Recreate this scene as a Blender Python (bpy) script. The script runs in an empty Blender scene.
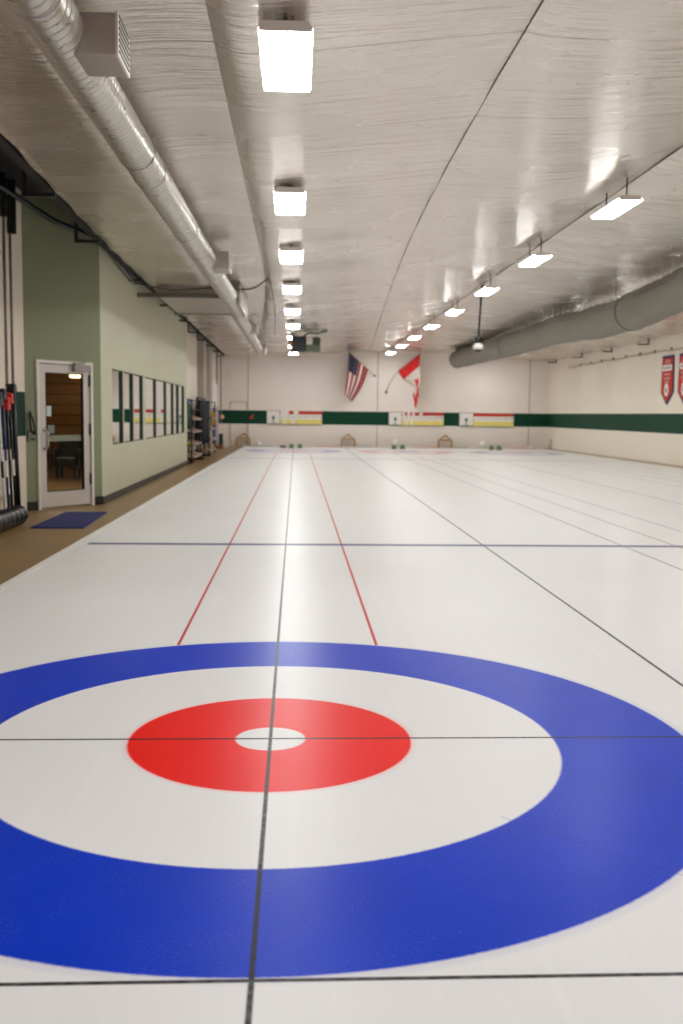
import bpy, math, random
from mathutils import Vector, Matrix
random.seed(7)
SC = bpy.context.scene
COL = SC.collection

# ------------------------------------------------------------------ camera, world, exposure
cam_d = bpy.data.cameras.new('camera')
cam = bpy.data.objects.new('camera', cam_d); COL.objects.link(cam)
cam_d.sensor_fit = 'VERTICAL'; cam_d.sensor_height = 36.0
cam_d.lens = 986.06 / 1024 * 36.0
cam_d.clip_start = 0.05; cam_d.clip_end = 200
cr, cu, cf = Vector((.998887, -.045843, .011138)), Vector((-.006553, .098981, .995068)), Vector((.046719, .994033, -.098571))
cam.matrix_world = Matrix(((cr.x, cu.x, -cf.x, .10183), (cr.y, cu.y, -cf.y, -4.173962), (cr.z, cu.z, -cf.z, 1.40488), (0, 0, 0, 1)))
cam_d.dof.use_dof = True
cam_d.dof.focus_distance = 4.3
cam_d.dof.aperture_fstop = 3.0
SC.camera = cam
w = bpy.data.worlds.new('world'); SC.world = w; w.use_nodes = True
w.node_tree.nodes['Background'].inputs[0].default_value = (.9, .92, 1, 1)
w.node_tree.nodes['Background'].inputs[1].default_value = 0.05
SC.view_settings.view_transform = 'Standard'
SC.view_settings.look = 'None'
SC.view_settings.gamma = 1.0
SC.view_settings.use_curve_mapping = False
SC.view_settings.exposure = 0.14
LAMP = 34.0                       # radiance of the lamp lenses
SC.cycles.max_bounces = 10
SC.cycles.diffuse_bounces = 6
SC.cycles.glossy_bounces = 5
SC.cycles.sample_clamp_indirect = 6
SC.cycles.caustics_reflective = True

# ------------------------------------------------------------------ node helpers
def s2l(c):
    return tuple((x / 12.92 if x <= .04045 else ((x + .055) / 1.055) ** 2.4) for x in [v / 255 for v in c])

class NT:
    def __init__(s, name):
        s.m = bpy.data.materials.new(name); s.m.use_nodes = True
        s.t = s.m.node_tree; s.b = s.t.nodes['Principled BSDF']
    def n(s, typ, **kw):
        x = s.t.nodes.new(typ)
        for k, v in kw.items(): setattr(x, k, v)
        return x
    def put(s, sock, v):
        if v is None: return
        if isinstance(v, bpy.types.NodeSocket): s.t.links.new(v, sock)
        elif isinstance(v, tuple) and len(v) == 3 and sock.type == 'RGBA': sock.default_value = (*v, 1)
        else: sock.default_value = v
    def math(s, op, a, b=None, c=None, clamp=False):
        x = s.n('ShaderNodeMath', operation=op, use_clamp=clamp)
        s.put(x.inputs[0], a)
        if b is not None: s.put(x.inputs[1], b)
        if c is not None: s.put(x.inputs[2], c)
        return x.outputs[0]
    def mix(s, f, a, b):
        x = s.n('ShaderNodeMix', data_type='RGBA')
        s.put(x.inputs[0], f); s.put(x.inputs[6], a); s.put(x.inputs[7], b)
        return x.outputs[2]
    def pos(s):
        return s.n('ShaderNodeNewGeometry').outputs['Position']
    def obj(s):
        return s.n('ShaderNodeTexCoord').outputs['Object']
    def sep(s, v):
        x = s.n('ShaderNodeSeparateXYZ'); s.put(x.inputs[0], v); return x.outputs
    def scale(s, v, sc, rot=(0, 0, 0)):
        x = s.n('ShaderNodeMapping'); s.put(x.inputs[0], v)
        x.inputs['Scale'].default_value = sc; x.inputs['Rotation'].default_value = rot
        return x.outputs[0]
    def noise(s, v, scale, detail=3, rough=.5, dist=0):
        x = s.n('ShaderNodeTexNoise'); s.put(x.inputs['Vector'], v)
        x.inputs['Scale'].default_value = scale; x.inputs['Detail'].default_value = detail
        x.inputs['Roughness'].default_value = rough; x.inputs['Distortion'].default_value = dist
        return x.outputs[0]
    def rng(s, v, a, b, c=0., d=1., smooth=False):
        x = s.n('ShaderNodeMapRange'); x.clamp = True
        if smooth: x.interpolation_type = 'SMOOTHSTEP'
        s.put(x.inputs[0], v)
        for i, q in enumerate((a, b, c, d)): x.inputs[i + 1].default_value = q
        return x.outputs[0]
    def bump(s, h, strength, dist=.01, nrm=None):
        x = s.n('ShaderNodeBump'); x.inputs['Strength'].default_value = strength; x.inputs['Distance'].default_value = dist
        s.put(x.inputs['Height'], h)
        if nrm is not None: s.put(x.inputs['Normal'], nrm)
        return x.outputs[0]
    def set(s, **kw):
        for k, v in kw.items():
            s.put(s.b.inputs[{'color': 'Base Color', 'rough': 'Roughness', 'metal': 'Metallic', 'normal': 'Normal', 'alpha': 'Alpha', 'coat': 'Coat Weight', 'coat_rough': 'Coat Roughness',
                              'spec': 'Specular IOR Level', 'emit': 'Emission Color', 'emits': 'Emission Strength', 'trans': 'Transmission Weight', 'ior': 'IOR'}[k]], v)
        return s

def paint(name, rgb, rough=.5, metal=0., vary=.06, sc=6.0, bump=0.0, spec=.5):
    m = NT(name); c = s2l(rgb); n = m.noise(m.obj(), sc, 4)
    d = tuple(max(0, x * (1 - vary)) for x in c); e = tuple(min(1, x * (1 + vary)) for x in c)
    m.set(color=m.mix(n, d, e), rough=rough, metal=metal, spec=spec)
    if bump: m.set(normal=m.bump(m.noise(m.obj(), sc * 8, 4), bump, .004))
    return m.m

def glow(name, rgb, strength):
    m = NT(name); m.set(color=rgb, emit=rgb, emits=strength, rough=.4); return m.m

# ------------------------------------------------------------------ mesh helpers
class MB:
    def __init__(s): s.v = []; s.f = []; s.mi = []; s.uv = []
    def add(s, vs, fs, mi=0):
        b = len(s.v); s.v += [Vector(p) for p in vs]
        for f in fs: s.f.append([b + i for i in f]); s.mi.append(mi)
        return s
    def box(s, lo, hi, mi=0, F=None):
        x0, y0, z0 = lo; x1, y1, z1 = hi
        vs = [(x0, y0, z0), (x1, y0, z0), (x1, y1, z0), (x0, y1, z0), (x0, y0, z1), (x1, y0, z1), (x1, y1, z1), (x0, y1, z1)]
        if F: vs = [F(*p) for p in vs]
        return s.add(vs, [(0, 3, 2, 1), (4, 5, 6, 7), (0, 1, 5, 4), (1, 2, 6, 5), (2, 3, 7, 6), (3, 0, 4, 7)], mi)
    def bar(s, a, b, w, h=None, mi=0):
        a, b = Vector(a), Vector(b); h = h or w; d = (b - a).normalized()
        up = Vector((0, 0, 1)) if abs(d.z) < .9 else Vector((0, 1, 0))
        r = d.cross(up).normalized(); u = r.cross(d)
        vs = [p + r * (i * w / 2) + u * (j * h / 2) for p in (a, b) for i, j in ((-1, -1), (1, -1), (1, 1), (-1, 1))]
        return s.add(vs, [(3, 2, 1, 0), (4, 5, 6, 7), (0, 1, 5, 4), (1, 2, 6, 5), (2, 3, 7, 6), (3, 0, 4, 7)], mi)
    def tube(s, pts, r, n=12, caps=True, mi=0, closed=False):
        pts = [Vector(p) for p in pts]; rs = r if isinstance(r, (list, tuple)) else [r] * len(pts)
        rings = []; u = None
        for i, p in enumerate(pts):
            if closed: d = (pts[(i + 1) % len(pts)] - pts[i - 1]).normalized()
            else: d = (pts[min(i + 1, len(pts) - 1)] - pts[max(i - 1, 0)]).normalized()
            if u is None: u = d.cross(Vector((0, 0, 1)) if abs(d.z) < .9 else Vector((1, 0, 0))).normalized()
            u = (u - d * u.dot(d)).normalized(); v = d.cross(u)
            rings.append([p + (u * math.cos(a) + v * math.sin(a)) * rs[i] for a in [2 * math.pi * k / n for k in range(n)]])
        b = len(s.v); s.v += [q for g in rings for q in g]; L = len(rings)
        for i in range(L if closed else L - 1):
            for k in range(n):
                j = (i + 1) % L
                s.f.append([b + i * n + k, b + i * n + (k + 1) % n, b + j * n + (k + 1) % n, b + j * n + k]); s.mi.append(mi)
        if caps and not closed:
            s.f.append([b + k for k in range(n)][::-1]); s.mi.append(mi)
            s.f.append([b + (L - 1) * n + k for k in range(n)]); s.mi.append(mi)
        return s
    def lathe(s, prof, c, n=20, mi=0, axis='z'):
        cx, cy, cz = c; b = len(s.v)
        for r, h in prof:
            for k in range(n):
                a = 2 * math.pi * k / n; p = (r * math.cos(a), r * math.sin(a), h)
                if axis == 'y': p = (p[0], -p[2], p[1])
                if axis == 'x': p = (p[2], p[0], p[1])
                s.v.append(Vector((cx + p[0], cy + p[1], cz + p[2])))
        L = len(prof)
        for i in range(L - 1):
            for k in range(n): s.f.append([b + i * n + k, b + i * n + (k + 1) % n, b + (i + 1) * n + (k + 1) % n, b + (i + 1) * n + k]); s.mi.append(mi)
        s.f.append([b + k for k in range(n)][::-1]); s.mi.append(mi); s.f.append([b + (L - 1) * n + k for k in range(n)]); s.mi.append(mi)
        return s
    def prism(s, poly, a0, a1, plane='xz', mi=0):
        """outline poly in the plane, extruded from a0 to a1 along the third axis"""
        def P(p, t):
            return {'xz': (p[0], t, p[1]), 'yz': (t, p[0], p[1]), 'xy': (p[0], p[1], t)}[plane]
        n = len(poly); vs = [P(p, a0) for p in poly] + [P(p, a1) for p in poly]
        return s.add(vs, [tuple(range(n))[::-1], tuple(range(n, 2 * n))] + [(i, (i + 1) % n, n + (i + 1) % n, n + i) for i in range(n)], mi)
    def build(s, name, mats, parent=None, smooth=False, bevel=0, origin=None):
        if not isinstance(mats, (list, tuple)): mats = [mats]
        if parent is not None: o0 = world_loc(parent)
        elif origin is not None: o0 = Vector(origin)
        else:
            xs = [p.x for p in s.v]; ys = [p.y for p in s.v]; zs = [p.z for p in s.v]
            o0 = Vector(((min(xs) + max(xs)) / 2, (min(ys) + max(ys)) / 2, min(zs)))
        me = bpy.data.meshes.new(name)
        me.from_pydata([p - o0 for p in s.v], [], s.f)
        for m in mats: me.materials.append(m)
        for p, i in zip(me.polygons, s.mi): p.material_index = i; p.use_smooth = smooth
        if s.uv:
            l = me.uv_layers.new(name='UVMap')
            for lp in me.loops: l.data[lp.index].uv = s.uv[lp.vertex_index]
        me.validate(); me.update()
        import bmesh
        bm = bmesh.new(); bm.from_mesh(me); bmesh.ops.recalc_face_normals(bm, faces=bm.faces); bm.to_mesh(me); bm.free()
        o = bpy.data.objects.new(name, me); COL.objects.link(o)
        o.location = (0, 0, 0) if parent is not None else o0
        if parent is not None: o.parent = parent
        if bevel:
            b = o.modifiers.new('bevel', 'BEVEL'); b.width = bevel; b.segments = 2; b.limit_method = 'ANGLE'; b.angle_limit = math.radians(40)
        return o

def world_loc(o):
    l = Vector(o.location)
    while o.parent is not None: o = o.parent; l += Vector(o.location)
    return l
def tag(o, label, cat, group=None):
    o['label'] = label; o['category'] = cat
    if group: o['group'] = group
    return o
def thing(name, loc, label, cat, group=None):
    o = bpy.data.objects.new(name, None); COL.objects.link(o); o.location = loc; o.empty_display_size = .1
    return tag(o, label, cat, group)
def struct(o, label=None):
    o['kind'] = 'structure'
    if label: o['label'] = label
    return o
def dup(root, loc, label=None):
    r = root.copy(); COL.objects.link(r); r.location = loc
    if label: r['label'] = label
    for ch in list(root.children):
        c = ch.copy(); COL.objects.link(c); c.parent = r
        for g in list(ch.children):
            d = g.copy(); COL.objects.link(d); d.parent = c
    return r
def lerp_tab(tab, y):
    if y <= tab[0][0]: return tab[0][1]
    for (a, b), (c, d) in zip(tab, tab[1:]):
        if y <= c: return b + (d - b) * (y - a) / (c - a)
    return tab[-1][1]
def text_mb(txt, size, F):
    """letters as a thin mesh: F maps (u,v,depth) of the lettering to the world"""
    cu_ = bpy.data.curves.new('txt', 'FONT'); cu_.body = txt; cu_.size = size; cu_.align_x = 'CENTER'; cu_.align_y = 'CENTER'; cu_.resolution_u = 2
    to = bpy.data.objects.new('txt', cu_); COL.objects.link(to)
    dg = bpy.context.evaluated_depsgraph_get()
    me = bpy.data.meshes.new_from_object(to.evaluated_get(dg))
    mb = MB(); mb.add([F(v.co.x, v.co.y, 0) for v in me.vertices], [tuple(p.vertices) for p in me.polygons])
    bpy.data.objects.remove(to); bpy.data.curves.remove(cu_); bpy.data.meshes.remove(me)
    return mb

# ------------------------------------------------------------------ materials
def wall_paint(name, rgb, stripe=None, z0=.95, z1=1.53, seam=None):
    m = NT(name); P = m.sep(m.pos()); c = s2l(rgb)
    n = m.noise(m.pos(), 1.3, 4)
    base = m.mix(n, tuple(x * .95 for x in c), tuple(min(1, x * 1.04) for x in c))
    if seam:
        ax, per = seam
        q = m.math('FRACT', m.math('DIVIDE', P[ax], per))
        k = m.math('MULTIPLY', m.math('LESS_THAN', q, .03 / per), .35)
        base = m.mix(k, base, tuple(x * .6 for x in c))
    if stripe:
        f = m.math('MULTIPLY', m.math('GREATER_THAN', P[2], z0), m.math('LESS_THAN', P[2], z1))
        base = m.mix(f, base, s2l(stripe))
    m.set(color=base, rough=.6, spec=.2, normal=m.bump(m.noise(m.pos(), 30, 3), .1, .003))
    return m.m
GREEN = (8, 62, 42)
M = {}
M['wall_far'] = wall_paint('cream_paint', (236, 228, 218), GREEN, .96, 1.53)
M['wall_side'] = wall_paint('cream_paint_side', (234, 224, 208), GREEN, .96, 1.53)
M['wall_left'] = wall_paint('cream_paint_left', (228, 214, 196), (10, 50, 36), 1.05, 1.67)
M['wall_plain'] = wall_paint('plain_cream_paint', (228, 216, 200))
M['sage'] = wall_paint('sage_wall', (136, 140, 112))
M['pale_sage'] = wall_paint('pale_sage_wall', (192, 189, 164))  # side wall tone, paler and creamier than the angled wall
M['white_metal'] = paint('white_enamel', (222, 214, 205), .35)
M['door_white'] = paint('door_white', (205, 196, 186), .4)
M['dark_metal'] = paint('dark_metal', (22, 22, 22), .45)
M['black'] = paint('black_rubber', (16, 16, 17), .4)
M['grey_metal'] = paint('grey_metal', (120, 118, 112), .35, .6)
M['green_dark'] = paint('dark_green_gasket', (14, 44, 30), .5)
M['deck'] = paint('roof_deck_dark', (24, 22, 20), .9)
M['basebrown'] = paint('brown_baseboard', (52, 43, 33), .6)
M['baseblack'] = paint('black_baseboard', (14, 14, 14), .5)
M['wood'] = paint('pine_wood', (176, 140, 86), .6, sc=12, vary=.15)
M['brownwood'] = paint('brown_wood', (120, 76, 38), .55, sc=8, vary=.25)
M['chrome'] = paint('chrome_metal', (200, 198, 192), .2, .9)
M['red'] = paint('red_paint', (196, 30, 18), .5)
M['redbrown'] = paint('scoreboard_red', (188, 40, 20), .5)
M['yellow'] = paint('scoreboard_yellow', (236, 220, 120), .5)
M['white'] = paint('white_card', (235, 230, 222), .5)
M['greenhack'] = paint('green_rubber', (84, 116, 70), .6)
M['orange'] = paint('orange_foam', (214, 140, 108), .7)
M['seafoam'] = paint('grey_green_foam', (120, 140, 120), .7)
M['fabric'] = None

# ice with the painted rings and lines under it
def ice_mat(name, outer, inner, courtesy):
    m = NT(name); P = m.pos(); X, Y, Z = m.sep(P)
    k = m.math('ROUND', m.math('DIVIDE', X, 4.30))
    lx = m.math('SUBTRACT', X, m.math('MULTIPLY', k, 4.30))
    wob = m.math('MULTIPLY', m.math('SUBTRACT', m.noise(P, 60, 2), .5), .006)
    ay = m.math('ABSOLUTE', Y); by = m.math('ABSOLUTE', m.math('SUBTRACT', Y, 33.4))
    dy = m.math('MINIMUM', ay, by)
    r = m.math('ADD', m.math('SQRT', m.math('ADD', m.math('POWER', lx, 2.), m.math('POWER', dy, 2.))), wob)
    cl = m.noise(P, .8, 3)
    ice = m.mix(cl, s2l((233, 231, 229)), s2l((241, 239, 237)))
    # inside the rings the white is a touch denser
    sc_ = m.noise(m.scale(P, (7, .22, 1)), 2.0, 4, .6)
    ice = m.mix(m.rng(sc_, .55, .75, 0., .25), ice, s2l((250, 249, 248)))
    frost = m.noise(m.scale(P, (1, 1, 1)), 105, 4, .8)
    fr2 = m.noise(P, 5, 3)
    fz = m.math('MULTIPLY', m.rng(frost, .56, .72), m.rng(fr2, .38, .66, .08, 1.))
    def ring(a, b, e=.006):
        return m.math('MULTIPLY', m.rng(r, a - e, a + e), m.rng(r, b - e, b + e, 1., 0.))
    c_out = m.mix(m.math('MULTIPLY', fz, .50), m.mix(m.noise(P, 2.2, 4), tuple(.86 * q for q in outer), tuple(1.12 * q for q in outer)), tuple(min(1, .35 + .6 * q) for q in outer))
    c_in = m.mix(m.math('MULTIPLY', fz, .22), m.mix(m.noise(P, 2.6, 4), tuple(.92 * q for q in inner), tuple(min(1, 1.08 * q) for q in inner)), tuple(min(1, .35 + .6 * q) for q in inner))
    far_sheen = m.rng(Y, 15, 25, 0., .5)                 # far rings paled: grazing reflection off the ice, put into the colour
    c_out = m.mix(far_sheen, c_out, ice); c_in = m.mix(far_sheen, c_in, ice)
    col = m.mix(ring(1.235, 1.829), ice, c_out)
    # the paint bleeds a little into the ice at the outer edges
    bleed = m.math('MULTIPLY', ring(1.829, 1.85, .02), .18)
    col = m.mix(bleed, col, outer)
    col = m.mix(ring(.151, .61), col, c_in)
    col = m.mix(m.math('MULTIPLY', ring(.61, .625, .015), .22), col, inner)
    def line(v, c, hw, e=.003):
        return m.rng(m.math('ABSOLUTE', m.math('SUBTRACT', v, c)), hw - e, hw + e, 1., 0.)
    ln = m.noise(P, 25, 3)
    dark = s2l((26, 20, 20)); lw = m.rng(ln, .3, .6, .86, 1.)
    mask = line(lx, 0, .0080)
    mask = m.math('MAXIMUM', mask, line(dy, 0, .0085))
    mask = m.math('MAXIMUM', mask, line(Y, -1.84, .0080))
    mask = m.math('MAXIMUM', mask, line(Y, 35.24, .010))
    mask = m.math('MAXIMUM', mask, m.math('MULTIPLY', line(m.math('ABSOLUTE', lx), 2.15, .010), m.math('GREATER_THAN', X, 0.)))
    col = m.mix(m.math('MULTIPLY', mask, lw), col, dark)
    span = m.math('MULTIPLY', m.math('GREATER_THAN', Y, 1.74), m.math('LESS_THAN', Y, 31.6))
    cm = m.math('MULTIPLY', line(m.math('ABSOLUTE', lx), .603, .0095), span)
    col = m.mix(m.math('MULTIPLY', cm, .95), col, courtesy)
    hm = m.math('MAXIMUM', line(Y, 6.40, .075, .006), line(Y, 27.0, .075, .006))
    hm = m.math('MULTIPLY', hm, m.rng(X, -2.12, -2.10))
    col = m.mix(m.math('MULTIPLY', hm, .9), col, s2l((30, 42, 120)))
    # hairline scratch in the blue ring
    d = m.math('ADD', m.math('MULTIPLY', m.math('SUBTRACT', X, .86), .69), m.math('MULTIPLY', m.math('ADD', Y, .88), .72))
    scr = m.math('MULTIPLY', line(d, 0, .002, .004), m.math('MULTIPLY', m.math('GREATER_THAN', X, .83), m.math('LESS_THAN', X, 1.33)))
    col = m.mix(m.math('MULTIPLY', scr, .45), col, tuple(.3 * q for q in outer))
    # scuffs along the direction of play
    peb = m.noise(P, 85, 2)
    nb = m.bump(peb, .12, .003)
    m.set(color=col, rough=.31, normal=nb, spec=.09)
    return m.m
BLUE = s2l((2, 56, 198)); RED = s2l((246, 8, 4))
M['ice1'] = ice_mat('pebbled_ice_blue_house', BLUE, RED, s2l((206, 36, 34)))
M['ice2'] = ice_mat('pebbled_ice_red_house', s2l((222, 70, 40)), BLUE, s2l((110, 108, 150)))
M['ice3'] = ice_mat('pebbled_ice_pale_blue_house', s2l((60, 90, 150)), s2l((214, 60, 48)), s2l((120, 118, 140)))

def foil():
    m = NT('quilted_foil'); P = m.pos(); X, Y, Z = m.sep(P)
    wr = m.noise(m.scale(P, (.8, 6, 1)), 1.5, 5, .62, 0)
    wr2 = m.noise(m.scale(P, (1.2, 22, 1), (0, 0, .12)), 1.5, 3, .6, 0)
    big = m.noise(m.scale(P, (.5, .9, 1)), 1.1, 2)
    h = m.math('ADD', m.math('ADD', m.math('MULTIPLY', wr, 1.), m.math('MULTIPLY', wr2, .12)), m.math('MULTIPLY', big, 1.))
    q = m.math('FRACT', m.math('DIVIDE', Y, 1.9)); sm = m.rng(m.math('ABSOLUTE', m.math('SUBTRACT', q, .5)), .0, .012, 1., 0.)
    h = m.math('ADD', h, m.math('MULTIPLY', sm, .35))
    amt = m.rng(X, -2.2, .3, 1., .36)
    b = m.n('ShaderNodeBump'); b.inputs['Distance'].default_value = .05; m.put(b.inputs['Strength'], amt); m.put(b.inputs['Height'], h)
    col = m.mix(m.noise(P, .7, 3), s2l((208, 200, 190)), s2l((226, 219, 210)))
    m.set(color=col, metal=.86, rough=m.rng(big, .35, .65, .20, .30), normal=b.outputs[0])
    return m.m
M['foil'] = foil()
def galv():
    m = NT('galvanized_spiral_sheet'); P = m.pos(); X, Y, Z = m.sep(P)
    ang = m.math('ARCTAN2', m.math('SUBTRACT', Z, 3.60), m.math('ADD', X, 1.25))
    ph = m.math('ADD', m.math('MULTIPLY', Y, 11.0), m.math('DIVIDE', ang, 6.2832))
    q = m.math('ABSOLUTE', m.math('SUBTRACT', m.math('FRACT', ph), .5))
    rib = m.rng(q, 0., .16, 1., 0.)
    n = m.noise(P, 9, 4, .6, 1.)
    m.set(color=m.mix(n, s2l((158, 154, 144)), s2l((206, 201, 190))), metal=.85, rough=m.rng(n, .3, .7, .24, .42), normal=m.bump(rib, 1., .009))
    return m.m
M['galv'] = galv()
M['sheetmetal'] = paint('sheet_metal', (180, 172, 162), .38, .7, sc=5)
def sock_mat():
    m = NT('grey_duct_fabric'); P = m.pos()
    n = m.noise(m.scale(P, (2, .4, 2)), 3, 4)
    m.set(color=m.mix(n, s2l((118, 113, 103)), s2l((134, 129, 118))), rough=.85, normal=m.bump(n, .35, .03)); return m.m
M['fabric'] = sock_mat()
def floor_mat():
    m = NT('tan_epoxy_floor'); P = m.pos(); n = m.noise(P, 2.0, 5, .6); n2 = m.noise(P, 60, 2)
    c = m.mix(n, s2l((132, 104, 62)), s2l((152, 122, 78)))
    c = m.mix(m.rng(n2, .6, .75, 0., .25), c, s2l((96, 72, 44)))
    m.set(color=c, rough=.38, normal=m.bump(n2, .1, .003)); return m.m
M['floor'] = floor_mat()
def mirror():
    m = NT('reflective_tinted_glass'); n = m.noise(m.pos(), 1, 2)
    m.set(color=m.mix(n, (.80, .82, .80), (.86, .88, .86)), metal=1., rough=.02); return m.m
M['mirror'] = mirror()
def glass():
    m = NT('clear_door_glass'); t = m.t
    tr = m.n('ShaderNodeBsdfTransparent'); tr.inputs[0].default_value = (.86, .85, .82, 1)
    gl = m.n('ShaderNodeBsdfGlossy'); gl.inputs['Roughness'].default_value = .03
    fr = m.n('ShaderNodeFresnel'); mx = m.n('ShaderNodeMixShader')
    fr.inputs['IOR'].default_value = 1.18; t.links.new(m.math('MULTIPLY', fr.outputs[0], .6), mx.inputs[0]); t.links.new(tr.outputs[0], mx.inputs[1]); t.links.new(gl.outputs[0], mx.inputs[2])
    t.links.new(mx.outputs[0], t.nodes['Material Output'].inputs[0]); return m.m
M['glass'] = glass()
M['lens'] = glow('lamp_lens', (.97, .99, 1), LAMP)
M['lens2'] = glow('warm_lamp_lens', (1, .78, .42), 5)
M['fill_glow'] = glow('inner_fill_glow', (1, .86, .66), 19)

# ------------------------------------------------------------------ the setting
YB, YF = -9.0, 37.8
b = MB(); b.box((-7.2, YB - .1, -.12), (11.0, YF + .1, -.03)); struct(b.build('floor', M['floor'], origin=(0, 0, -.12)), 'tan epoxy walkway floor beside the ice')

def ice_edge(y): return -2.225 + .0052 * (y - 3.7)
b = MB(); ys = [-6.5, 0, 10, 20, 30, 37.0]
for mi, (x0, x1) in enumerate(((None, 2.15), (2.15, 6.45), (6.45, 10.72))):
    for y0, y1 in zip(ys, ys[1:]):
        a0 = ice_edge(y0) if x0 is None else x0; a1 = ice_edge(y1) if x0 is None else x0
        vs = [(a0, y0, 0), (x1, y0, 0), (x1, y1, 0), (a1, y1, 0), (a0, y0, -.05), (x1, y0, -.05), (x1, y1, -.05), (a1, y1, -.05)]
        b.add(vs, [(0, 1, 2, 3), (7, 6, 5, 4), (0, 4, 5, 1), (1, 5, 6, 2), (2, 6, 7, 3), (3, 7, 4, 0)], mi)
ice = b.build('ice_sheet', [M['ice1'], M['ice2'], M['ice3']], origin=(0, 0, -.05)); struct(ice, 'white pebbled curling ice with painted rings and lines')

# snow-white curb round the ice
b = MB(); pts = [(ice_edge(y), y) for y in ys]
for (xa, ya), (xb, yb) in zip(pts, pts[1:]):
    b.add([(xa - .06, ya, -.03), (xa + .02, ya, -.03), (xb + .02, yb, -.03), (xb - .06, yb, -.03), (xa - .045, ya, .006), (xa + .02, ya, .003), (xb + .02, yb, .003), (xb - .045, yb, .006)],
          [(0, 3, 2, 1), (4, 5, 6, 7), (0, 1, 5, 4), (1, 2, 6, 5), (2, 3, 7, 6), (3, 0, 4, 7)])
M['frost'] = paint('frosted_curb', (226, 222, 214), .6, bump=.6)
struct(b.build('trim_1', M['frost']), 'white frosted curb along the left edge of the ice')
b = MB(); b.box((ice_edge(37), 37.0, -.03), (10.72, 37.12, .05)); struct(b.build('trim_2', M['frost']), 'white frosted curb along the far edge of the ice')
b = MB(); b.box((10.70, -6.5, -.03), (10.80, 37.1, .03)); struct(b.build('trim_3', M['frost']), 'white curb along the right edge of the ice')

# far wall and its seams
b = MB(); b.box((-3.4, YF, -.03), (11.0, YF + .15, 4.7)); struct(b.build('wall_back', M['wall_far'], origin=(3.7, YF, 0)), 'cream far wall with a dark green stripe')
M['seam'] = paint('seam_line', (196, 182, 168), .6)  # panel joints and door outline, slightly darker than the wall
for i, x in enumerate((-1.92, 3.55, 10.05)):
    b = MB(); b.box((x - .025, YF - .02, 0), (x + .025, YF - .001, .955)); b.box((x - .025, YF - .02, 1.535), (x + .025, YF - .001, 4.0 if i else 3.78))
    struct(b.build('trim_%d' % (4 + i), M['seam']), 'vertical panel joint on the far wall')
d = MB(); d.box((-2.68, YF - .04, -.03), (-2.64, YF - .001, .95)); d.box((-1.98, YF - .04, -.03), (-1.94, YF - .001, .95)); d.box((-2.68, YF - .04, 1.54), (-2.64, YF - .001, 1.9)); d.box((-1.98, YF - .04, 1.54), (-1.94, YF - .001, 1.9)); d.box((-2.68, YF - .04, 1.86), (-1.94, YF - .001, 1.90))
struct(d.build('door_1', M['seam']), 'outline of a painted-over door in the far wall')
b = MB(); b.box((10.85, YB, -.03), (11.0, YF, 4.7)); struct(b.build('wall_right', M['wall_side'], origin=(10.9, 14, 0)), 'cream right wall with a dark green stripe')
b = MB(); b.box((10.80, YB, -.03), (10.85, YF, .07)); struct(b.build('baseboard_right', paint('tan_base', (170, 150, 118), .6)), 'narrow tan base strip along the right wall')
b = MB(); b.box((-3.9, YB, -.03), (-3.75, 10.13, 4.7)); struct(b.build('wall_left', M['wall_left'], origin=(-3.8, 0, 0)), 'white left wall beside the brooms, with dark green stripe')
b = MB(); b.box((-4.0, YB - .1, -.03), (11.0, YB, 4.7)); struct(b.build('wall_front', M['wall_plain'], origin=(3.5, YB, 0)))
b = MB(); b.box((-3.9, YB, 4.7), (11.0, YF + .1, 4.8)); b.box((-3.74, YB, 4.45), (-3.0, YF, 4.7))
struct(b.build('trim_7', M['deck'], origin=(3.5, 14, 4.45)), 'dark roof deck above the foil ceiling')

# left wall beyond the room, with pilasters
b = MB(); b.box((-3.35, 23.3, -.03), (-3.2, YF, 4.7)); struct(b.build('wall_left_far', M['wall_plain'], origin=(-3.3, 30, 0)), 'white left wall behind the equipment racks')
M['pilaster_grey'] = paint('grey_pilaster', (168, 160, 146), .6)
for i, (y0, y1, m_, xx) in enumerate(((29.2, 30.0, M['pilaster_grey'], -2.98), (32.0, 32.9, M['pilaster_grey'], -3.0))):
    b = MB(); b.box((-3.2, y0, -.03), (xx, y1, 4.2)); struct(b.build('trim_%d' % (8 + i), m_), 'grey wall pilaster above the equipment racks')

# green room: angled wall with the door, side wall with the windows
P0 = Vector((-3.75, 10.13, 0)); P1 = Vector((-2.90, 11.27, 0)); T = (P1 - P0); WL = T.length; T = T / WL
NIN = Vector((-T.y, T.x, 0))
def A(w_, d_, z_):                                    # along the angled wall, into the room, up
    p = P0 + T * w_ + NIN * d_; return (p.x, p.y, z_)
b = MB()
b.box((0, 0, -.03), (.19, .13, 4.7), F=A); b.box((1.235, 0, -.03), (WL, .13, 4.7), F=A); b.box((.19, 0, 2.14), (1.235, .13, 4.7), F=A)
struct(b.build('wall_angled', M['sage'], origin=A(.7, 0, 0)), 'sage green angled wall round the glass door')
WY = [(12.2, 13.22), (13.30, 14.30), (14.38, 15.46), (15.8, 17.28), (17.36, 18.95), (19.05, 20.32), (20.41, 21.40), (21.50, 22.63)]
WZ0, WZ1 = .86, 2.11
b = MB(); X0, X1 = -2.90, -3.04
b.box((X1, 11.27, -.03), (X0, 23.3, WZ0)); b.box((X1, 11.27, WZ1), (X0, 23.3, 4.7))
prev = 11.27
for y0, y1 in WY: b.box((X1, prev, WZ0), (X0, y0, WZ1)); prev = y1
b.box((X1, prev, WZ0), (X0, 23.3, WZ1)); b.box((-3.35, 23.16, -.03), (X1, 23.3, 4.7))
struct(b.build('wall_side_room', M['pale_sage'], origin=(-3, 17.7, 0)), 'pale sage side wall with a row of tall windows')
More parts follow.
